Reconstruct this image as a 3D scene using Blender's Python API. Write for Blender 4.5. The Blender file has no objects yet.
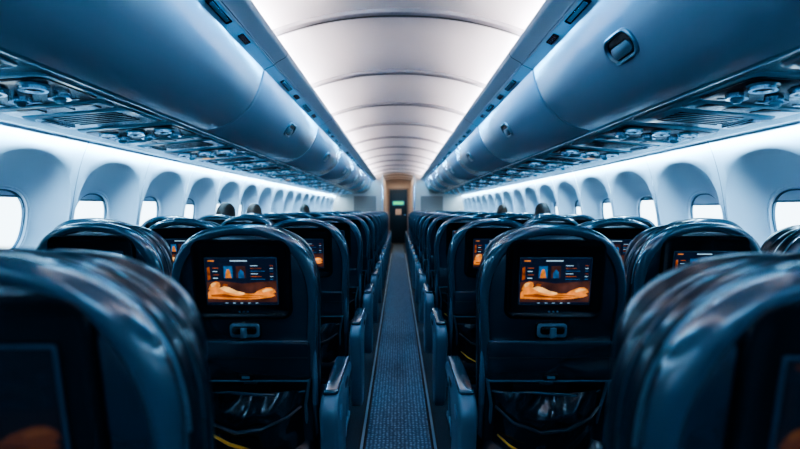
import bpy, math, random
from mathutils import Vector
random.seed(4)
sc = bpy.context.scene
CAMZ = 1.2

# ------------------------------------------------------------------ materials
def mat(name, col, rough=.5, metal=0., emis=None, estr=0., noise=0., nscale=40., bump=0., bscale=200., coat=0., spec=.5, enoise=0., escale=40.):
    m = bpy.data.materials.new(name); m.use_nodes = True
    nt = m.node_tree; b = nt.nodes['Principled BSDF']
    b.inputs['Base Color'].default_value = (*col, 1)
    b.inputs['Roughness'].default_value = rough
    b.inputs['Metallic'].default_value = metal
    b.inputs['Coat Weight'].default_value = coat
    b.inputs['Coat Roughness'].default_value = .15
    b.inputs['Specular IOR Level'].default_value = spec
    if emis:
        b.inputs['Emission Color'].default_value = (*emis, 1)
        b.inputs['Emission Strength'].default_value = estr
    tc = nt.nodes.new('ShaderNodeTexCoord')
    if enoise > 0:
        n = nt.nodes.new('ShaderNodeTexNoise'); n.inputs['Scale'].default_value = escale; n.inputs['Detail'].default_value = 3
        nt.links.new(tc.outputs['Object'], n.inputs['Vector'])
        r = nt.nodes.new('ShaderNodeMapRange'); r.inputs['From Min'].default_value=.3; r.inputs['From Max'].default_value=.7
        r.inputs['To Min'].default_value = estr*(1-enoise); r.inputs['To Max'].default_value = estr*(1+enoise)
        nt.links.new(n.outputs['Fac'], r.inputs['Value']); nt.links.new(r.outputs['Result'], b.inputs['Emission Strength'])
    if noise > 0:
        n = nt.nodes.new('ShaderNodeTexNoise'); n.inputs['Scale'].default_value = nscale
        n.inputs['Detail'].default_value = 4
        nt.links.new(tc.outputs['Object'], n.inputs['Vector'])
        r = nt.nodes.new('ShaderNodeMapRange')
        r.inputs['To Min'].default_value = 1 - noise; r.inputs['To Max'].default_value = 1 + noise
        nt.links.new(n.outputs['Fac'], r.inputs['Value'])
        mx = nt.nodes.new('ShaderNodeVectorMath'); mx.operation = 'SCALE'
        mx.inputs[0].default_value = col
        nt.links.new(r.outputs['Result'], mx.inputs['Scale'])
        nt.links.new(mx.outputs['Vector'], b.inputs['Base Color'])
    if bump > 0:
        n2 = nt.nodes.new('ShaderNodeTexNoise'); n2.inputs['Scale'].default_value = bscale
        n2.inputs['Detail'].default_value = 3
        nt.links.new(tc.outputs['Object'], n2.inputs['Vector'])
        bp = nt.nodes.new('ShaderNodeBump'); bp.inputs['Strength'].default_value = bump
        bp.inputs['Distance'].default_value = .01
        nt.links.new(n2.outputs['Fac'], bp.inputs['Height'])
        nt.links.new(bp.outputs['Normal'], b.inputs['Normal'])
    return m

M = {}
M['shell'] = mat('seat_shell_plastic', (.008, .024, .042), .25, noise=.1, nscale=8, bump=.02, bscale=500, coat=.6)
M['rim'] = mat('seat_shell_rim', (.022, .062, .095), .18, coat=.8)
M['leather'] = mat('seat_leather', (.006, .017, .030), .28, noise=.2, nscale=20, bump=.08, bscale=160, coat=.4)
M['bezel'] = mat('screen_bezel', (.004, .007, .011), .2)
M['scr'] = mat('screen_dark', (.01, .012, .02), .15, emis=(.010, .018, .045), estr=.6)
M['scrw'] = mat('screen_warm_background', (.01, .012, .02), .15, emis=(.10, .035, .02), estr=.6, enoise=.8, escale=22)
M['scr2'] = mat('screen_blue_tile', (.02, .04, .1), .2, emis=(.03, .15, .32), estr=.6, enoise=.8, escale=45)
M['org'] = mat('screen_orange', (.1, .03, .01), .2, emis=(1., .34, .08), estr=.62, enoise=.5, escale=34)
M['org3'] = mat('screen_highlight', (.1, .03, .01), .2, emis=(1., .56, .22), estr=.9, enoise=.3, escale=50)
M['org2'] = mat('screen_orange_shadow', (.1, .03, .01), .2, emis=(.50, .12, .03), estr=.42, enoise=.8, escale=60)
M['wht'] = mat('screen_text', (.1, .1, .1), .2, emis=(.5, .75, .9), estr=.7)
for k,e in (('scr',(.003,.008,.016)),('scrw',(.008,.008,.012)),('scr2',(.003,.015,.04)),('org',(.12,.04,.012)),('org3',(.17,.07,.02)),('org2',(.008,.01,.016)),('wht',(.008,.02,.04))):
    M[k+'_dim']=mat(M[k].name+'_dim',(.006,.01,.015),.18,emis=e,estr=.5)
M['trim'] = mat('seat_trim_metal', (.16, .29, .38), .28, metal=.6)
M['trimd'] = mat('screen_frame', (.04, .08, .12), .3, metal=.3)
M['arm'] = mat('armrest_plastic', (.065, .135, .195), .3, bump=.03, bscale=500, coat=.3)
M['pocket'] = mat('pocket_leather', (.008, .018, .030), .16, bump=.8, bscale=11, coat=.9)
M['belt'] = mat('seatbelt_webbing', (.75, .36, .04), .6, bump=.2, bscale=300)
M['black'] = mat('dark_gap', (.004, .007, .01), .6)

# ------------------------------------------------------------------ mesh builder
class MB:
    def __init__(s): s.v=[]; s.f=[]; s.m=[]; s.mats=[]
    def mi(s, k):
        if k not in s.mats: s.mats.append(k)
        return s.mats.index(k)
    def loft(s, rings, k, cap0=True, cap1=True, closed=True):
        b=len(s.v); n=len(rings[0]); i=s.mi(k)
        for r in rings: s.v += [tuple(p) for p in r]
        for a in range(len(rings)-1):
            for j in range(n if closed else n-1):
                j2=(j+1)%n
                s.f.append((b+a*n+j, b+a*n+j2, b+(a+1)*n+j2, b+(a+1)*n+j)); s.m.append(i)
        if closed and cap0: s.f.append(tuple(b+j for j in range(n))[::-1]); s.m.append(i)
        if closed and cap1: s.f.append(tuple(b+(len(rings)-1)*n+j for j in range(n))); s.m.append(i)
    def poly(s, pts, k):
        b=len(s.v); s.v += [tuple(p) for p in pts]; s.f.append(tuple(range(b,b+len(pts)))); s.m.append(s.mi(k))
    def box(s, c, h, k, r=.0, tf=None, seg=4):
        r=min(r, h[0]*.98, h[1]*.98)
        e=min(r, h[2]*.9) if r>0 else 0
        rings=[]
        if r<=0:
            for z in (-h[2],h[2]):
                rings.append([(c[0]+sx*h[0],c[1]+sy*h[1],c[2]+z) for sx,sy in ((-1,-1),(1,-1),(1,1),(-1,1))])
        else:
            lv=[]
            for q in range(seg+1):
                a=q/seg*math.pi/2
                lv.append((-h[2]+e-e*math.cos(a), e-e*math.sin(a)))
            lv=lv+[(-z,i) for z,i in lv[::-1]]
            for z,ins in lv:
                rings.append([(c[0]+x,c[1]+y,c[2]+z) for x,y in rrect(h[0]-ins*.95,h[1]-ins*.95,max(r-ins*.95,.0005),seg)])
        if tf: rings=[[tf(p) for p in rr] for rr in rings]
        s.loft(rings,k)
    def tube(s, pts, r, k, n=10, tf=None):
        rings=[]; P=[Vector(p) for p in pts]
        for i,p in enumerate(P):
            d=(P[min(i+1,len(P)-1)]-P[max(i-1,0)]).normalized()
            up=Vector((0,0,1)) if abs(d.z)<.9 else Vector((1,0,0))
            a=d.cross(up).normalized(); b2=d.cross(a).normalized()
            rr=r[i] if isinstance(r,(list,tuple)) else r
            rings.append([p+a*rr*math.cos(2*math.pi*j/n)+b2*rr*math.sin(2*math.pi*j/n) for j in range(n)])
        if tf: rings=[[tf(p) for p in q] for q in rings]
        s.loft(rings,k)
    def mesh(s, name, angle=38, flat=False):
        me=bpy.data.meshes.new(name); me.from_pydata(s.v,[],s.f)
        for k in s.mats: me.materials.append(M[k])
        me.polygons.foreach_set('material_index', s.m)
        import bmesh
        bm=bmesh.new(); bm.from_mesh(me); bmesh.ops.recalc_face_normals(bm, faces=bm.faces); bm.to_mesh(me); bm.free()
        if not flat:
            me.polygons.foreach_set('use_smooth',[True]*len(me.polygons))
            me.set_sharp_from_angle(angle=math.radians(angle))
        me.update(); return me
    def obj(s, name, parent=None, loc=(0,0,0), **kw):
        o=bpy.data.objects.new(name, s.mesh(name,**kw)); sc.collection.objects.link(o); o.location=loc
        if parent: o.parent=parent
        return o

def rrect(hx, hy, r, seg=4):
    pts=[]
    r=min(r,hx,hy)
    for cx,cy,a0 in ((hx-r,hy-r,0),(-hx+r,hy-r,90),(-hx+r,-hy+r,180),(hx-r,-hy+r,270)):
        for i in range(seg+1):
            a=math.radians(a0+90*i/seg)
            pts.append((cx+r*math.cos(a), cy+r*math.sin(a)))
    return pts

# ------------------------------------------------------------------ seat
ZT = 1.155; TAN = .17
def B(x, v, w):            # backrest coordinates -> local
    return (x, v + w*TAN, ZT - w)
def back_outline(ins, H, a=.218, arc=.21, n=30, wlow=.206, e=2.45):
    pts=[]
    q = 2/e
    for i in range(n+1):
        t=math.pi*i/n
        c,s_=math.cos(t), math.sin(t)
        x=-math.copysign(abs(c)**q, c)*(a-ins)
        w=ins + (arc-ins*.0)*(1-abs(s_)**q)
        pts.append([x,w])
    r=.03
    hx=wlow-ins
    side=[(a-ins-(a-wlow)*k/4, ins+arc+(H-r-arc-2*ins)*k/4) for k in range(1,5)]
    cor=[(hx-r+r*math.cos(t), H-ins-r+r*math.sin(t)) for t in [math.pi/2*k/5 for k in range(1,6)]]
    R=side+cor
    pts += [list(p) for p in R]
    pts += [[-x,w] for x,w in R[::-1]]
    return pts
def ring(ins,v,H,**k): return [B(x,v,w) for x,w in back_outline(ins,H,**k)]
def brect(cx, cw, hx, hw, r, v, seg=5): return [B(cx+x, v, cw+y) for x,y in rrect(hx,hw,r,seg)]

def plate(mb, cx, cw, hx, hw, r, v0, v1, k, bev=.003):
    mb.loft([brect(cx,cw,hx,hw,r,v0), brect(cx,cw,hx,hw,r,v1+bev), brect(cx,cw,hx-bev*.4,hw-bev*.4,r,v1+bev*.4),
             brect(cx,cw,hx-bev,hw-bev,max(r-bev,.001),v1)], k)

def build_seat(name, armside, dim=False):
    mb=MB(); H=.478
    D='_dim' if dim else ''
    mb.loft([ring(.034,.006,H), ring(.030,.0085,H), ring(.027,.004,H)], 'shell', cap1=False)
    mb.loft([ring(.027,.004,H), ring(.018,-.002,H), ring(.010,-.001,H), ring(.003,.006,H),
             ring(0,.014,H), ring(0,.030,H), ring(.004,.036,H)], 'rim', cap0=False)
    mb.loft([ring(.020,.03,.62), ring(.020,.056,.62)], 'black')
    F=.74
    mb.loft([ring(.020,.050,F), ring(.010,.047,F), ring(.003,.052,F), ring(.001,.064,F), ring(.004,.080,F), ring(.012,.087,F),
             ring(.019,.090,F), ring(.012,.095,F), ring(.008,.105,F), ring(.011,.120,F), ring(.022,.134,F), ring(.045,.144,F), ring(.09,.150,F)], 'leather')
    hr=lambda ins,v:[B(x,v,w+.010) for x,w in back_outline(ins,.235,a=.188,arc=.14,wlow=.182)]
    mb.loft([hr(.01,.13),hr(0,.142),hr(0,.156),hr(.01,.170),hr(.04,.18)],'leather')
    pts=[B(x,.040,w) for x,w in back_outline(.004,H)[0:31]]
    mb.tube(pts,.0022,'trim',6)
    pts=[B(x,.066,w) for x,w in back_outline(.000,F)[0:31]]
    mb.tube(pts,.0016,'rim',6)
    # screen bezel
    mb.loft([brect(0,.162,.144,.119,.03,.008), brect(0,.162,.144,.119,.03,.001), brect(0,.162,.141,.116,.028,-.003),
             brect(0,.162,.134,.109,.024,-.003), brect(0,.162,.130,.105,.022,.0)], 'bezel')
    mb.loft([brect(0,.166,.1055,.0715,.004,-.001),brect(0,.166,.1045,.0705,.004,-.0022)],'trimd')
    sv=-.0028
    mb.poly([B(x,sv,w) for x,w in ((-.102,.098),(.102,.098),(.102,.234),(-.102,.234))],'scr'+D)
    lay=[0]
    def sp(pts,k,ev=None):
        lay[0]+=1
        mb.poly([B(x,sv-.0003-.00004*lay[0],w) for x,w in pts],k+D)
    # warm picture area lower half of display
    sp([(-.102,.168),(-.06,.164),(.0,.172),(.05,.168),(.102,.164),(.102,.228),(-.102,.228)],'scrw')
    # reclining figure: torso, raised knees, forearm and fingers
    sp([(-.10,.200),(-.092,.190),(-.080,.184),(-.060,.184),(-.030,.194),(.010,.202),(.045,.203),(.07,.200),(.090,.202),(.098,.208),(.085,.214),(.050,.219),(.0,.221),(-.05,.220),(-.10,.218)],'org')
    sp([(-.098,.190),(-.092,.177),(-.083,.169),(-.073,.166),(-.065,.169),(-.062,.178),(-.067,.188),(-.080,.194)],'org')
    sp([(-.066,.187),(-.052,.180),(-.036,.184),(-.016,.194),(.008,.200),(.004,.206),(-.02,.204),(-.045,.198)],'org3')
    sp([(.034,.203),(.044,.195),(.058,.189),(.072,.184),(.086,.184),(.096,.190),(.099,.199),(.088,.203),(.060,.208)],'org')
    sp([(.058,.194),(.072,.188),(.086,.188),(.092,.192),(.078,.195),(.062,.199)],'org3')
    sp([(-.09,.174),(-.082,.170),(-.074,.171),(-.080,.180),(-.088,.184)],'org3')
    for q in range(3): sp([(.0+.016*q,.207),(.03+.016*q,.2065+.001*q),(.03+.016*q,.2085+.001*q),(.0+.016*q,.209)],'org2')
    sp([(-.09,.206),(-.05,.204),(-.02,.210),(.02,.213),(.06,.212),(.02,.216),(-.04,.214),(-.09,.211)],'org2')
    sp([(-.060,.178),(-.050,.172),(-.040,.176),(-.044,.181),(-.052,.179)],'org2')
    sp([(-.098,.125),(-.090,.122),(-.088,.160),(-.098,.163)],'org2')
    for k in range(4): sp([(-.082,.125+k*.010),(-.064-.004*(k%2),.125+k*.010),(-.064-.004*(k%2),.1275+k*.010),(-.082,.1275+k*.010)],'wht' if k%2 else 'org2')
    sp([(-.05,.120),(-.024,.120),(-.024,.156),(-.05,.156)],'scr2')
    sp([(-.043,.138),(-.040,.130),(-.034,.130),(-.031,.138),(-.028,.156),(-.046,.156)],'org')
    sp([(-.014,.120),(.014,.120),(.014,.156),(-.014,.156)],'scrw')
    sp([(-.008,.140),(.0,.130),(.008,.138),(.010,.156),(-.008,.156)],'scr2')
    for k in range(6):
        ww=.118+k*.008; x1=.05+.02*((k*7)%3)/2
        sp([(.028,ww),(x1,ww),(x1,ww+.0022),(.028,ww+.0022)],('wht','org2','scr2')[k%3])
        sp([(.084,ww),(.094,ww),(.094,ww+.0022),(.084,ww+.0022)],('org2','wht','scr2')[k%3])
    sp([(-.03,.103),(.02,.103),(.02,.1065),(-.03,.1065)],'wht')
    sp([(-.094,.103),(-.075,.103),(-.075,.107),(-.094,.107)],'org')
    for k in range(5):
        x0=-.05+.022*k; sp([(x0,.230),(x0+.008,.230),(x0+.008,.232),(x0,.232)],'wht')
    for x in (-.012,.0,.012): plate(mb,x,.258,.003,.002,.0015,.0,-.002,'trim',.0005)
    # tray latch
    plate(mb,0,.317,.048,.027,.012,.006,.0025,'bezel')
    plate(mb,0,.317,.044,.022,.011,.004,-.004,'arm',.003)
    plate(mb,0,.315,.036,.012,.008,.0,-.010,'bezel',.004)
    plate(mb,0,.322,.010,.016,.004,.0,-.014,'arm',.003)
    # tray table folded up
    plate(mb,0,.412,.192,.062,.016,.008,-.010,'shell',.004)
    plate(mb,0,.3995,.186,.0018,.001,.0,-.0112,'black',.0005)
    plate(mb,0,.350,.190,.0022,.001,.008,-.009,'rim',.001)
    plate(mb,0,.4735,.186,.004,.002,.008,-.010,'trim',.0015)
    plate(mb,0,.460,.022,.011,.005,.0,-.016,'bezel',.003)
    plate(mb,0,.460,.012,.004,.002,-.014,-.019,'trim',.001)
    for s in (-1,1):
        mb.tube([B(s*.200,.012,.36),B(s*.202,.006,.46),B(s*.199,.02,.56),B(s*.192,.06,.70),B(s*.186,.10,.80)],[.007,.009,.009,.01,.009],'arm')
        mb.tube([B(s*.186,.01,.47),B(s*.17,.012,.56),B(s*.165,.05,.72)],.005,'trim')
    # lower back panel and literature pocket
    mb.loft([brect(0,.62,.19,.14,.02,.045), brect(0,.62,.19,.14,.02,.03), brect(0,.62,.18,.13,.02,.024)],'leather')
    nx_,nw=30,20; rings=[]
    rnd=random.Random(3)
    fd=[(rnd.uniform(20,60),rnd.uniform(20,70),rnd.uniform(0,6),rnd.uniform(.0015,.004)) for _ in range(5)]
    for j in range(nw+1):
        t=j/nw; w_=.515+.225*t; rg=[]
        for i in range(nx_+1):
            u=-1+2*i/nx_; x=.168*u*(1-.06*math.sin(t*3.1))
            edge=(1-abs(u)**4)
            bul=(.018+.040*math.sin(math.pi*min(1,t*.9+.1))**.8)*edge
            f=sum(a*math.sin(p*x+q*(w_-.5)+c+2*math.sin(18*x+c)) for p,q,c,a in fd)*edge
            rg.append(B(x,.022-bul-f,w_+.006*math.sin(u*5+1)*(1-t)))
        rings.append(rg)
    mb.loft(rings,'pocket',closed=False)
    mb.tube([B(-.168,.02,.518),B(-.12,.002,.520),B(-.06,-.006,.512),B(0,-.008,.516),B(.09,-.006,.522),B(.168,.02,.518)],.005,'rim')
    plate(mb,.0,.495,.02,.004,.002,.024,.012,'trim',.001)
    mb.box((0,0,0),(.085,.05,.004),'leather',.003,tf=lambda p:B(p[0]-.02,p[2]+.012,.518-p[1]*.5),seg=2)
    mb.tube([B(-.16,.0,.56),B(-.11,-.03,.60),B(-.03,-.046,.625),B(.05,-.045,.615),B(.12,-.03,.585),B(.16,.0,.56)],[.004,.005,.006,.006,.005,.004],'leather',6)
    if armside>0:
        mb.tube([B(-.14,-.010,.625),B(-.10,-.036,.640),B(-.05,-.050,.660),B(.0,-.052,.675),B(.04,-.04,.70)],[.003,.004,.005,.005,.003],'belt',6)
    else:
        mb.tube([B(-.15,.0,.655),B(-.12,-.03,.675),B(-.07,-.045,.70)],[.003,.004,.003],'belt',6)
    # seat cushion / pan
    mb.box((0,.355,.415),(.212,.245,.055),'leather',.05)
    mb.box((0,.36,.345),(.2,.22,.022),'shell',.02)
    for y in (.2,.5): mb.tube([(-.25,y,.315),(.25,y,.315)],.021,'trim',12)
    for s in (-1,1):
        mb.tube([(s*.16,.2,.31),(s*.16,.12,.03)],.014,'trim',8)
        mb.tube([(s*.16,.5,.31),(s*.16,.44,.03)],.014,'trim',8)
        mb.tube([(s*.16,.48,.29),(s*.16,.14,.06)],.01,'trim',8)
        mb.box((s*.16,.29,.016),(.018,.22,.0155),'trim',.006,seg=2)
    mb.box((0,.34,.27),(.11,.12,.04),'bezel',.015,seg=2)
    def armrest(ax):
        hw=.028; dz=-.045
        top=[(.035,.59),(.022,.632),(.03,.665),(.055,.685),(.09,.690),(.2,.690),(.30,.686),(.38,.680),(.415,.668),(.425,.648),(.415,.632),(.37,.624),(.3,.612),(.265,.59),(.245,.55),(.24,.48),(.25,.42),(.26,.36),(.24,.30),(.19,.26),(.13,.27),(.09,.32),(.065,.42),(.05,.52)]
        top=[(y,z+dz) for y,z in top]
        def rg(x,k):
            out=[]
            for i,(y,z) in enumerate(top):
                y0,z0=top[i-1]; y1,z1=top[(i+1)%len(top)]
                ty,tz=y1-y0,z1-z0; L=math.hypot(ty,tz)
                out.append((ax+x, y + tz/L*k, z - ty/L*k))
            return out
        mb.loft([rg(-hw,.014),rg(-hw+.003,.006),rg(-hw+.009,.001),rg(-hw+.013,0),rg(hw-.013,0),rg(hw-.009,.001),rg(hw-.003,.006),rg(hw,.014)],'arm')
        mb.box((ax,.22,.694+dz),(.024,.16,.008),'rim',.012,seg=3)
        mb.tube([(ax-.031,.10,.62+dz),(ax+.031,.10,.62+dz)],.022,'trim',16)
        mb.box((ax-.0285,.25,.655+dz),(.0015,.03,.009),'bezel',.0)
        mb.box((ax+.0285,.25,.655+dz),(.0015,.03,.009),'bezel',.0)
    armrest(armside*.252)
    return mb.mesh(name, angle=42)

seat_R = build_seat('airline_seat_mesh_r', -1)
seat_L = build_seat('airline_seat_mesh_l', 1)
seat_Rd = build_seat('airline_seat_mesh_r_dim', -1, True)
seat_Ld = build_seat('airline_seat_mesh_l_dim', 1, True)
PITCH=.80
XS=(.457,1.02,1.52)
NROW=14
for side in (-1,1):
    for r in range(NROW):
        base=.465+PITCH*r
        if r==0: base=.44 if side<0 else .405
        for c,x in enumerate(XS):
            off=(0,.19,.20 if side>0 else .0)[c] if r==1 else (0 if c==0 else random.choice((0,.03,-.02,.08)))
            if r==0 and c>0: off=.2
            ms={(1,0):seat_R,(-1,0):seat_L,(1,1):seat_Rd,(-1,1):seat_Ld}[(side,1 if r==0 else 0)]
            ob=bpy.data.objects.new('airline_seat', ms)
            sc.collection.objects.link(ob)
            if r==0 and c==0 and side>0: x=.470
            ob.location=(side*x, base+off, 0)

# ------------------------------------------------------------------ cabin materials
M['bin']=mat('overhead_bin_paint',(.19,.33,.45),.24,noise=.03,nscale=3,bump=.02,bscale=300,coat=.3)
M['val']=mat('valance_paint',(.28,.42,.53),.35)
M['ceil']=mat('ceiling_panel',(.77,.70,.70),.38,noise=.03,nscale=2)
M['rib']=mat('ceiling_rib',(.12,.115,.12),.35)
M['ribl']=mat('ceiling_rib_frame',(.40,.365,.375),.3)
M['wall']=mat('sidewall_panel',(.58,.72,.84),.4,noise=.03,nscale=3,bump=.02,bscale=350)
M['dado']=mat('lower_sidewall',(.10,.19,.27),.6,bump=.2,bscale=200)
M['psu']=mat('psu_panel',(.10,.28,.39),.18,coat=.5)
M['psud']=mat('psu_dark',(.007,.026,.045),.22)
M['lens']=mat('psu_lens',(.4,.5,.55),.15,emis=(.7,.85,1),estr=1.2)
M['amber']=mat('psu_sign_amber',(.2,.1,.02),.3,emis=(1,.5,.15),estr=.5)
M['chrome']=mat('chrome',(.5,.66,.76),.15,metal=1)
M['cream']=mat('monument_laminate',(.60,.52,.46),.45,noise=.08,nscale=5)
M['cream2']=mat('monument_trim',(.26,.22,.20),.4)
M['green']=mat('exit_sign_green',(.02,.2,.06),.3,emis=(.1,.9,.35),estr=.8)
M['skin']=mat('skin',(.45,.26,.19),.5)
M['hair']=mat('hair_dark',(.010,.008,.008),.5,bump=.6,bscale=120)
M['hair2']=mat('hair_brown',(.04,.022,.014),.5,bump=.6,bscale=120)
M['shirt']=mat('shirt_fabric',(.05,.07,.11),.8,bump=.3,bscale=250)
M['metal']=mat('track_metal',(.34,.48,.57),.35,metal=.8)
M['shade']=mat('window_shade',(.55,.68,.78),.5)
g=bpy.data.materials.new('window_pane'); g.use_nodes=True; nt=g.node_tree
nt.nodes.remove(nt.nodes['Principled BSDF'])
tr=nt.nodes.new('ShaderNodeBsdfTransparent'); gl=nt.nodes.new('ShaderNodeBsdfGlossy'); gl.inputs['Roughness'].default_value=.05
mx=nt.nodes.new('ShaderNodeMixShader'); mx.inputs[0].default_value=.07
nt.links.new(tr.outputs[0],mx.inputs[1]); nt.links.new(gl.outputs[0],mx.inputs[2])
nt.links.new(mx.outputs[0],nt.nodes['Material Output'].inputs[0]); M['glass']=g

def carpet(name, c1, c2, scale):
    m=bpy.data.materials.new(name); m.use_nodes=True; nt=m.node_tree; b=nt.nodes['Principled BSDF']
    tc=nt.nodes.new('ShaderNodeTexCoord'); v=nt.nodes.new('ShaderNodeTexVoronoi'); v.inputs['Scale'].default_value=scale
    v.inputs['Randomness'].default_value=.25
    r=nt.nodes.new('ShaderNodeValToRGB'); r.color_ramp.elements[0].color=(*c2,1); r.color_ramp.elements[1].color=(*c1,1)
    r.color_ramp.elements[0].position=.2; r.color_ramp.elements[1].position=.45
    nt.links.new(tc.outputs['Object'],v.inputs['Vector']); nt.links.new(v.outputs['Distance'],r.inputs['Fac'])
    nt.links.new(r.outputs['Color'],b.inputs['Base Color']); b.inputs['Roughness'].default_value=.75
    bp=nt.nodes.new('ShaderNodeBump'); bp.inputs['Strength'].default_value=.5; bp.inputs['Distance'].default_value=.003
    nt.links.new(v.outputs['Distance'],bp.inputs['Height']); nt.links.new(bp.outputs['Normal'],b.inputs['Normal'])
    return m
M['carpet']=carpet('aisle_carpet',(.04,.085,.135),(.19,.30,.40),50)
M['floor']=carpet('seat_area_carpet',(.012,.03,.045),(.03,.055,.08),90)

Y0,Y1,YE=-2.48,11.92,15.2
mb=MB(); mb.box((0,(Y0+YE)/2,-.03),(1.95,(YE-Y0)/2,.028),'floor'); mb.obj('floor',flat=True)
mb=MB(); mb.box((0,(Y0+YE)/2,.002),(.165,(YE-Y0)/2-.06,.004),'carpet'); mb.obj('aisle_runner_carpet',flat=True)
for i,x in enumerate((-.185,.185)):
    mb=MB()
    mb.box((x,(Y0+Y1)/2,.004),(.016,(Y1-Y0)/2,.005),'black')
    mb.box((x,(Y0+Y1)/2,.0095),(.007,(Y1-Y0)/2,.0015),'metal'); 
    mb.obj('trim_%d'%(i+1),flat=True)

def arch(n=28,hw=.725,z0=.855,h=.145,ins=0):
    out=[]
    for i in range(n+1):
        t=-1+2*i/n
        out.append((t*hw, CAMZ+z0+(h)*(1-abs(t)**2.2)-ins))
    return out
mb=MB()
joints=[2.25+.97*k for k in range(-5,15)]
joints=[y for y in joints if Y0<y<YE]
ys=[Y0]+joints+[YE]
for a,b in zip(ys[:-1],ys[1:]):
    P=arch()
    rings=[]
    # each panel is a shallow vault rising between the rib frames
    for t,rise in ((0,0),(.03,.004),(.12,.020),(.3,.042),(.5,.050),(.7,.042),(.88,.020),(.97,.004),(1,0)):
        rings.append([(x,a+.006+(b-a-.012)*t,z+rise*min(1,(1-abs(x)/.73)*5)) for x,z in P])
    mb.loft(rings,'ceil',closed=False)
for y in joints:
    rings=[]
    for dy,ins in ((-.034,-.004),(-.030,.012),(-.020,.018),(.020,.018),(.030,.012),(.034,-.004)):
        rings.append([(x,y+dy,z-ins) for x,z in arch()])
    mb.loft(rings,'ribl',closed=False)
    mb.loft([[(x,y+dy,z-.0195) for x,z in arch()] for dy in (-.008,.008)],'rib',closed=False)
mb.obj('ceiling')

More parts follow.
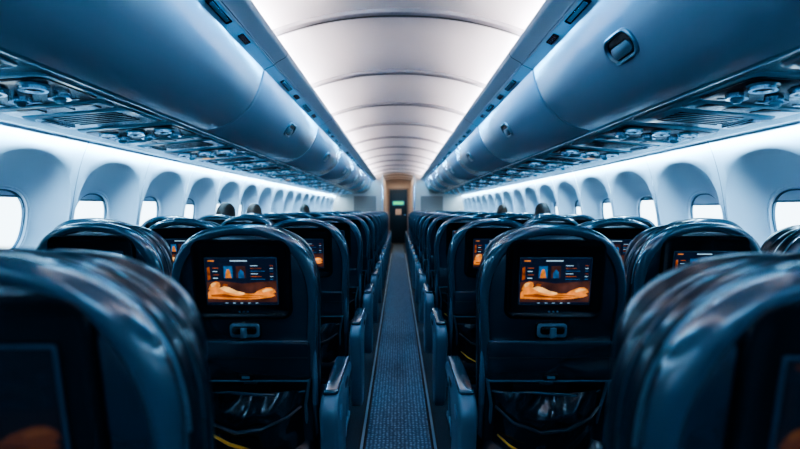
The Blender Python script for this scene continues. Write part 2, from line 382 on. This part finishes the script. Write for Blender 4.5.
def smooth_profile(P,n=4):
    out=[]
    for i in range(len(P)-1):
        p0=P[max(i-1,0)];p1=P[i];p2=P[i+1];p3=P[min(i+2,len(P)-1)]
        for k in range(n):
            t=k/n
            out.append(tuple(.5*((2*p1[j])+(-p0[j]+p2[j])*t+(2*p0[j]-5*p1[j]+4*p2[j]-p3[j])*t*t+(-p0[j]+3*p1[j]-3*p2[j]+p3[j])*t**3) for j in (0,1)))
    out.append(P[-1]); return out
door=smooth_profile([(.702,.728),(.715,.67),(.74,.60),(.782,.53),(.845,.47),(.92,.428),(1.0,.408)])
def offs(P,d):
    out=[]
    for i,(x,z) in enumerate(P):
        a=P[max(i-1,0)];b=P[min(i+1,len(P)-1)]
        tx,tz=b[0]-a[0],b[1]-a[1];L=math.hypot(tx,tz)
        out.append((x - tz/L*d, z + tx/L*d))
    return out
for side,nm in ((-1,'left'),(1,'right')):
    for i in range(-3,6):
        a=2.32+1.6*i; b=a+1.6
        mb=MB()
        rings=[]
        for yy,d in ((a+.006,.03),(a+.006,.010),(a+.012,.002),(a+.022,0),(b-.022,0),(b-.012,.002),(b-.006,.010),(b-.006,.03)):
            rings.append([(side*x,yy,CAMZ+z) for x,z in offs(door,d)])
        mb.loft(rings,'bin',closed=False)
        body=offs(door,.03)+[(1.45,.45),(1.4,.80),(.75,.80)]
        mb.loft([[(side*x,a+.003,CAMZ+z) for x,z in body],[(side*x,b-.003,CAMZ+z) for x,z in body]],'psud')
        if not (side<0 and i==-1):
            c=(.764,.556); yc=(a+b)/2
            tx,tz=(.845-.715),(.47-.67);L=math.hypot(tx,tz);tx/=L;tz/=L
            nx,nz=tz,-tx
            if nx>0: nx,nz=-nx,-nz
            def Hh(u,v,n): return (side*(c[0]+tx*v+nx*n), yc+u, CAMZ+c[1]+tz*v+nz*n)
            def ov(hx,hy,n,r=None): return [Hh(x,y,n) for x,y in rrect(hx,hy,r or hy*.9,8)]
            mb.loft([ov(.088,.052,-.006),ov(.088,.052,.006),ov(.084,.048,.010),ov(.078,.042,.009),ov(.074,.038,.0)],'trim',cap1=False)
            mb.loft([ov(.074,.038,.0),ov(.072,.036,.001)],'black')
            mb.loft([[Hh(x,y+.010,n) for x,y in rrect(.060-k,.022-k*.5,.020,6)] for k,n in ((0,.0),(0,.007),(.004,.010))],'trim')
        mb.obj('overhead_bin')
    val=[(.735,.86),(.735,.795),(.63,.79),(.612,.80),(.606,.832),(.594,.838),(.585,.83),(.584,.81),(.592,.795),(.640,.768),(.644,.760),(.650,.760),(.652,.755),(.698,.734),(.704,.728),(.74,.70)]
    mb=MB()
    mb.loft([[(side*x,y,CAMZ+z) for x,z in val] for y in (Y0,Y1)],'val',closed=False)
    dx,dz=(.698-.652),(.734-.755);L=math.hypot(dx,dz);dx/=L;dz/=L
    nx,nz=dz,-dx
    if nx>0: nx,nz=-nx,-nz
    for i in range(-3,6):
        for off,ln in ((.35,.10),(.62,.05),(.95,.10),(1.22,.05)):
            yc=2.32+1.6*i+off
            def V(u,v,n): return (side*(.675+dx*v+nx*n), yc+u, CAMZ+.7445+dz*v+nz*n)
            mb.loft([[V(x,y,n) for x,y in rrect(ln,.014,.006,3)] for n in (0,.003)],'psud')
            mb.loft([[V(x,y,n) for x,y in rrect(ln*.8,.008,.004,3)] for n in (.003,.005)],'chrome' if ln<.08 else 'psu')
        yj=2.32+1.6*i
        mb.loft([[(side*x,yj+dy,CAMZ+z) for x,z in offs(val[4:15],-.002)] for dy in (-.003,.003)],'black',closed=False)
    mb.obj('trim_%d'%(3 if side<0 else 4))
    mb=MB()
    rail=[(.985,.43),(1.0,.412),(1.012,.404),(1.03,.404),(1.045,.41),(1.30,.395),(1.55,.372),(1.60,.366),(1.63,.358),(1.645,.362),(1.66,.38),(1.72,.40)]
    mb.loft([[(side*x,y,CAMZ+z) for x,z in rail] for y in (Y0,Y1)],'psu',closed=False)
    mb.obj('service_panel_rail')
    for r in range(-2,15):
        yc=.9+.78*r
        if yc>Y1-.5: continue
        mb=MB()
        def P(u,v,n):
            xx=1.3+v; return (side*xx, yc+u, CAMZ+.395-(v)*.088-n)
        def pl(u,v,hu,hv,rd,n0,n1,k,bev=.003):
            mb.loft([[P(u+x,v+y,n) for x,y in rrect(max(hu-i2,.0005),max(hv-i2,.0005),rd,5)] for n,i2 in ((n0,0),(n1-bev,0),(n1,bev))],k)
        def ringp(u,v,r0,r1,n0,n1,k):
            pp=lambda r_,n:[P(u+r_*math.cos(2*math.pi*q/20),v+r_*math.sin(2*math.pi*q/20),n) for q in range(20)]
            mb.loft([pp(r0,n0),pp(r0-.001,n1),pp(r1+.002,n1),pp(r1,n0)],k,cap0=False,cap1=False)
        pl(0,0,.37,.235,.04,-.002,.010,'psu',.006)
        pl(-.20,0,.14,.215,.03,.005,.013,'psud',.004)
        pl(.21,0,.13,.215,.03,.005,.016,'psu',.006)
        for k in range(3):
            v=-.135+.135*k
            pl(-.265,v,.044,.044,.043,.01,.024,'psu',.010)
            ringp(-.265,v,.040,.026,.02,.030,'chrome')
            pl(-.265,v,.024,.024,.0235,.018,.024,'lens' if (r*3+k)%4==0 else 'psud',.002)
            ringp(-.155,v,.034,.020,.01,.030,'chrome')
            pl(-.155,v,.018,.018,.0175,.02,.044,'psu',.008)
            pl(-.09,v,.008,.02,.004,.01,.016,'chrome',.001)
        pl(0,-.0,.05,.20,.02,.005,.018,'psu',.004)
        for v in (-.12,-.02,.09): pl(0,v,.034,.036,.008,.016,.020,'amber' if (v>.05 and r%3==0) else 'psud',.001)
        for k in range(6): pl(.12+.03*k,-.03,.007,.13,.003,.014,.0185,'psud',.001)
        pl(.21,.16,.09,.022,.01,.014,.022,'chrome',.003)
        pl(.21,.16,.07,.012,.006,.020,.024,'psud',.001)
        mb.obj('passenger_service_unit')

# ------------------------------------------------------------------ side walls with windows
WP=[(1.66,.385),(1.695,.30),(1.725,.20),(1.745,.10),(1.76,0),(1.775,-.1),(1.785,-.2),(1.79,-.35),(1.80,-.5),(1.80,-.65),(1.80,-.85),(1.80,-1.2)]
def WX(z):
    if z>=WP[0][1]: return WP[0][0]
    for (x0,z0),(x1,z1) in zip(WP[:-1],WP[1:]):
        if z<=z0 and z>=z1:
            t=(z0-z)/(z0-z1); return x0+(x1-x0)*t
    return WP[-1][0]
WPT=.62; HWD=WPT/2-.002
ZT_,ZB_=.385,-.62
wy=[2.08+WPT*k for k in range(-8,17)]
wy=[y for y in wy if y-WPT/2>Y0-.2 and y+WPT/2<Y1]
N=64; EX=2.4; DEP=.10
OHY,OHZ,OZC=.165,.180,-.070     # opening
NHY,NHZ,NZC=.290,.315,-.04      # niche
for side,nm in ((-1,'left'),(1,'right')):
    mb=MB()
    for yc in wy:
        rings=[]
        T=[0,.08,.18,.3,.42,.55,.68,.8,.9,.96,1.0]
        def se(k,hy,hz,zc,ex=EX):
            th=2*math.pi*k/N; c,s=math.cos(th),math.sin(th); q=(abs(c)**ex+abs(s)**ex)**(1/ex)
            return c/q*hy, zc+s/q*hz, c, s
        for t in T:
            dep=DEP*(1-t**1.7)
            rg=[]
            for k in range(N):
                y,z,_,_=se(k,OHY+(NHY-OHY)*t,OHZ+(NHZ-OHZ)*t,OZC+(NZC-OZC)*t)
                rg.append((side*(WX(z)+dep),yc+y,CAMZ+z))
            rings.append(rg)
        for m_ in (.04,.35,1.0):
            rg=[]
            for k in range(N):
                y0,z0,c,s=se(k,NHY,NHZ,NZC)
                m2=max(abs(c),abs(s)); y1=c/m2*HWD; z1=(ZT_+ZB_)/2+s/m2*(ZT_-ZB_)/2
                y=y0+(y1-y0)*m_; z=z0+(z1-z0)*m_
                rg.append((side*(WX(z)-(.004 if m_<.1 else 0)),yc+y,CAMZ+z))
            rings.append(rg)
        mb.loft(rings,'wall',cap0=False,cap1=False)
        sl=[]
        for d,sh in ((DEP,0),(DEP+.005,-.004),(DEP+.035,-.004)):
            sl.append([(side*(WX(se(k,OHY+sh,OHZ+sh,OZC)[1])+d),yc+se(k,OHY+sh,OHZ+sh,OZC)[0],CAMZ+se(k,OHY+sh,OHZ+sh,OZC)[1]) for k in range(N)])
        mb.loft(sl,'wall',cap0=False,cap1=False)
        st=[]
        for dy in (-.012,.012):
            st.append([(side*(WX(z)+.006),yc+WPT/2+dy,CAMZ+z) for z in [ZT_-.05*k for k in range(21)]])
        mb.loft(st,'dado',closed=False)
    for ya,yb in ((Y0,wy[0]-WPT/2),(wy[-1]+WPT/2,Y1)):
        if yb>ya: mb.loft([[(side*WX(z),y,CAMZ+z) for z in [ZT_-.05*k for k in range(21)]] for y in (ya,yb)],'wall',closed=False)
    st=[]
    for y in (Y0,Y1):
        st.append([(side*(WX(z)-.004),y,CAMZ+z) for z in (-.60,-.65,-.75,-.85,-1.0,-1.2)])
    mb.loft(st,'dado',closed=False)
    mb.obj('wall_'+nm)
    for j,yc in enumerate(wy):
        mb=MB()
        def W(i_,d):
            out=[]
            for k in range(N):
                y,z,_,_=se(k,OHY-i_,OHZ-i_,OZC); out.append((side*(WX(z)+d),yc+y,CAMZ+z))
            return out
        mb.loft([W(.002,DEP+.008),W(.004,DEP+.002),W(.012,DEP+.002),W(.015,DEP+.012),W(.015,DEP+.03)],'wall',cap0=False,cap1=False)
        mb.loft([W(.015,DEP+.018),W(.017,DEP+.012),W(.022,DEP+.012),W(.023,DEP+.024)],'dado',cap0=False,cap1=False)
        sh=.025+.045*random.random()
        zt=.095
        zz=[zt-(sh)*k/4 for k in range(5)]
        mb.loft([[(side*(WX(z)+DEP+.020),yc+u,CAMZ+z) for u in (-.14,-.07,0,.07,.14)] for z in zz],'shade',closed=False)
        mb.box((side*(WX(zt-sh)+DEP+.018),yc,CAMZ+zt-sh),(.004,.135,.005),'dado')
        mb.loft([W(.003,DEP+.034),W(.003,DEP+.038)],'glass')
        mb.obj('window_%d'%(j+1+(len(wy) if side>0 else 0)))

# ------------------------------------------------------------------ front monuments / bulkheads
for side,nm in ((-1,'left'),(1,'right')):
    mb=MB()
    mb.box((side*1.13,Y1+.06,1.08),(.70,.04,1.079),'cream',.0)
    mb.box((side*.455,(Y1+YE)/2+.1,1.06),(.03,(YE-Y1)/2-.16,1.055),'cream',.0)
    for yy in (12.4,13.5,14.5):
        mb.box((side*.421,yy,.98),(.004,.33,.93),'cream2',.0)
        mb.box((side*.415,yy,.98),(.004,.31,.91),'cream',.0)
        mb.box((side*.405,yy-.24,1.0),(.008,.02,.05),'chrome',.0)
    mb.box((side*.43,Y1+.01,1.06),(.014,.014,1.055),'chrome')
    mb.box((side*.9,Y1+.015,1.25),(.3,.004,.3),'cream2')
    mb.obj('lavatory_monument')
mb=MB(); mb.box((0,YE-.02,1.1),(1.8,.02,1.1),'cream'); mb.obj('wall_front')
mb=MB()
mb.box((0,YE-.065,.96),(.36,.015,.955),'cream2'); mb.box((0,YE-.085,.95),(.30,.01,.91),'psud'); mb.box((.22,YE-.105,1.0),(.04,.012,.012),'chrome')
mb.box((0,YE-.10,1.10),(.1,.01,.10),'cream')
mb.box((0,YE-.11,1.40),(.2,.012,.075),'trim'); mb.box((0,YE-.125,1.40),(.17,.006,.05),'green')
mb.obj('door_1')
mb=MB(); mb.box((0,Y0-.03,1.1),(1.8,.02,1.1),'wall'); mb.obj('wall_rear')

# ------------------------------------------------------------------ passengers
def passenger(x,y,dz=0.,hk='hair'):
    root=bpy.data.objects.new('seated_passenger',None); sc.collection.objects.link(root); root.location=(x,y,dz)
    J=[('pelvis',(0,0,.60),.12),('belly',(0,-.01,.70),.12),('chest',(0,-.03,.83),.13),('upch',(0,-.035,.92),.10),('neck',(0,-.02,.985),.052),('neck2',(0,-.005,1.03),.05)]
    E=[(0,1),(1,2),(2,3),(3,4),(4,5)]
    def add(n,p,r,par):
        J.append((n,p,r)); E.append((par,len(J)-1)); return len(J)-1
    for s in (-1,1):
        a=add('sh',(s*.15,-.03,.915),.06,3); a=add('el',(s*.185,.08,.73),.042,a); a=add('wr',(s*.10,.26,.70),.028,a); a=add('palm',(s*.07,.32,.695),.03,a)
        for k in range(4):
            f=add('f',(s*(.045+.018*k),.36,.69),.010,a); add('f2',(s*(.045+.018*k),.395-.004*abs(k-1.5),.675),.008,f)
        add('th',(s*.03,.335,.695),.010,a)
        h=add('hip',(s*.09,.05,.59),.085,0); h=add('kn',(s*.11,.40,.60),.06,h); h=add('an',(s*.11,.37,.12),.042,h); add('toe',(s*.11,.45,.06),.04,h)
    me=bpy.data.meshes.new('body'); me.from_pydata([j[1] for j in J],E,[])
    ob=bpy.data.objects.new('body',me); sc.collection.objects.link(ob); ob.parent=root
    sk=ob.modifiers.new('skin','SKIN')
    for i,j in enumerate(J):
        me.skin_vertices[0].data[i].radius=(j[2],j[2]*.85)
    me.skin_vertices[0].data[0].use_root=True
    ss=ob.modifiers.new('sub','SUBSURF'); ss.levels=1; ss.render_levels=1
    me.materials.append(M['shirt'])
    def head(mb,k,scale=1.,hair=False):
        n=28; m_=20; rings=[]
        for i in range(1,m_):
            ph=math.pi*i/m_; z=math.cos(ph); rr=math.sin(ph)
            rg=[]
            for j in range(n):
                a=2*math.pi*j/n; cx,cy=math.cos(a),math.sin(a)
                X=.076*rr*cx; Y=.096*rr*cy; Z=.118*z
                if z<-.1: X*=1-.28*(-z-.1); Y*=1-.12*(-z)
                if not hair:
                    fx=abs(cx)
                    if cy>0:
                        if fx<.16 and -.35<z<.12: Y+=.022*(1-fx/.16)*(1-(z+.30)/.45 if z>-.3 else .6)
                        if .25<fx<.5 and 0<z<.18: Y-=.010
                        if fx<.3 and -.62<z<-.48: Y+=.006
                        if fx<.35 and z<-.8: Y+=.008
                    if abs(cy)<.17 and -.3<z<.15: X*=1.18
                else:
                    if z<.42 and cy>.15: X*=.9; Y*=.86
                    X*=1.09;Y*=1.08;Z*=1.07
                    Y-=.004
                rg.append((X*scale,Y*scale+.01,1.125+Z*scale))
            rings.append(rg)
        if hair: rings=rings[:13]
        mb.loft(rings,k)
    mb=MB(); head(mb,'skin'); o=mb.obj('head',parent=root)
    mb=MB(); head(mb,hk,1.,True); o=mb.obj('hair',parent=root)
    mb=MB()
    for s in (-1,1):
        mb.box((s*.03,.098,1.135),(.012,.004,.005),'shade',.003); mb.box((s*.03,.102,1.135),(.004,.002,.004),'black')
    mb.box((0,.098,1.065),(.022,.005,.005),'skin',.003)
    mb.obj('face_features',parent=root)
passenger(-1.52,3.90,.01); passenger(-1.53,4.70,.01,'hair2'); passenger(1.53,4.70,.02); passenger(-1.50,7.1,.03); passenger(1.50,6.4,.02,'hair2')

# ------------------------------------------------------------------ lights
from mathutils import Matrix
def area(name,loc,target,sx,sy,power,col):
    L=bpy.data.lights.new(name,'AREA'); L.shape='RECTANGLE'; L.size=sx; L.size_y=sy; L.energy=power; L.color=col
    o=bpy.data.objects.new(name,L); sc.collection.objects.link(o); o.location=loc
    d=(Vector(target)-Vector(loc)).normalized()
    z=-d; y=Vector((0,1,0)); x=y.cross(z).normalized()
    mt=Matrix((x,y,z)).transposed().to_4x4(); mt.translation=loc; o.matrix_world=mt
    return o
LY=(Y0+Y1)/2; LL=Y1-Y0-.1
MY0=.8; MLY=(MY0+Y1)/2; MLL=Y1-MY0-.1
for s,nm in ((-1,'left'),(1,'right')):
    area('cove_light_'+nm,(s*.67,LY,CAMZ+.80),(s*.40,LY,CAMZ+1.0),.05,LL,132,(1.,.92,.93))
    area('wall_wash_light_'+nm,(s*1.648,LY,CAMZ+.352),(s*1.70,LY,CAMZ-.1),.02,LL,108,(.48,.78,1.))
    area('aisle_fill_light_'+nm,(s*.646,MLY,CAMZ+.755),(s*.50,MLY,CAMZ),.008,MLL,40,(.20,.60,1.))  # added blue fill strips under the valance, brightening seat tops and aisle
area('galley_light',(0,13.6,2.12),(0,13.6,0),.4,2.2,16,(1.,.82,.66))
L=bpy.data.lights.new('aft_fill_light','AREA'); L.shape='RECTANGLE'; L.size=1.1; L.size_y=.3; L.energy=15; L.color=(.26,.62,1.)  # added cool fill behind the camera, brightens the seat backs; no fixture here
o=bpy.data.objects.new('aft_fill_light',L); sc.collection.objects.link(o); o.location=(0,-2.2,2.0); o.rotation_euler=(math.radians(68),0,0)

w=bpy.data.worlds.new('sky'); sc.world=w; w.use_nodes=True
nt=w.node_tree; bg=nt.nodes['Background']
tc=nt.nodes.new('ShaderNodeTexCoord'); sp_=nt.nodes.new('ShaderNodeSeparateXYZ'); rp=nt.nodes.new('ShaderNodeValToRGB')
nt.links.new(tc.outputs['Generated'],sp_.inputs[0]); nt.links.new(sp_.outputs['Z'],rp.inputs['Fac'])
rp.color_ramp.elements[0].position=0; rp.color_ramp.elements[0].color=(.70,.88,1,1)
rp.color_ramp.elements[1].position=.5; rp.color_ramp.elements[1].color=(.3,.62,.95,1)
nt.links.new(rp.outputs[0],bg.inputs['Color']); bg.inputs['Strength'].default_value=3.6

# ------------------------------------------------------------------ camera
cam=bpy.data.cameras.new('camera'); co=bpy.data.objects.new('camera',cam); sc.collection.objects.link(co)
co.location=(0,0,CAMZ); co.rotation_euler=(math.pi/2,0,0)
cam.sensor_width=36; cam.lens=19.94; cam.shift_x=.002; cam.shift_y=-.0194
cam.clip_start=.02
cam.dof.use_dof=True; cam.dof.focus_distance=1.9; cam.dof.aperture_fstop=2.0
sc.camera=co
try:
    sc.view_settings.view_transform='AgX'; sc.view_settings.look='AgX - High Contrast'; sc.view_settings.exposure=.12
except Exception as ex: print(ex)
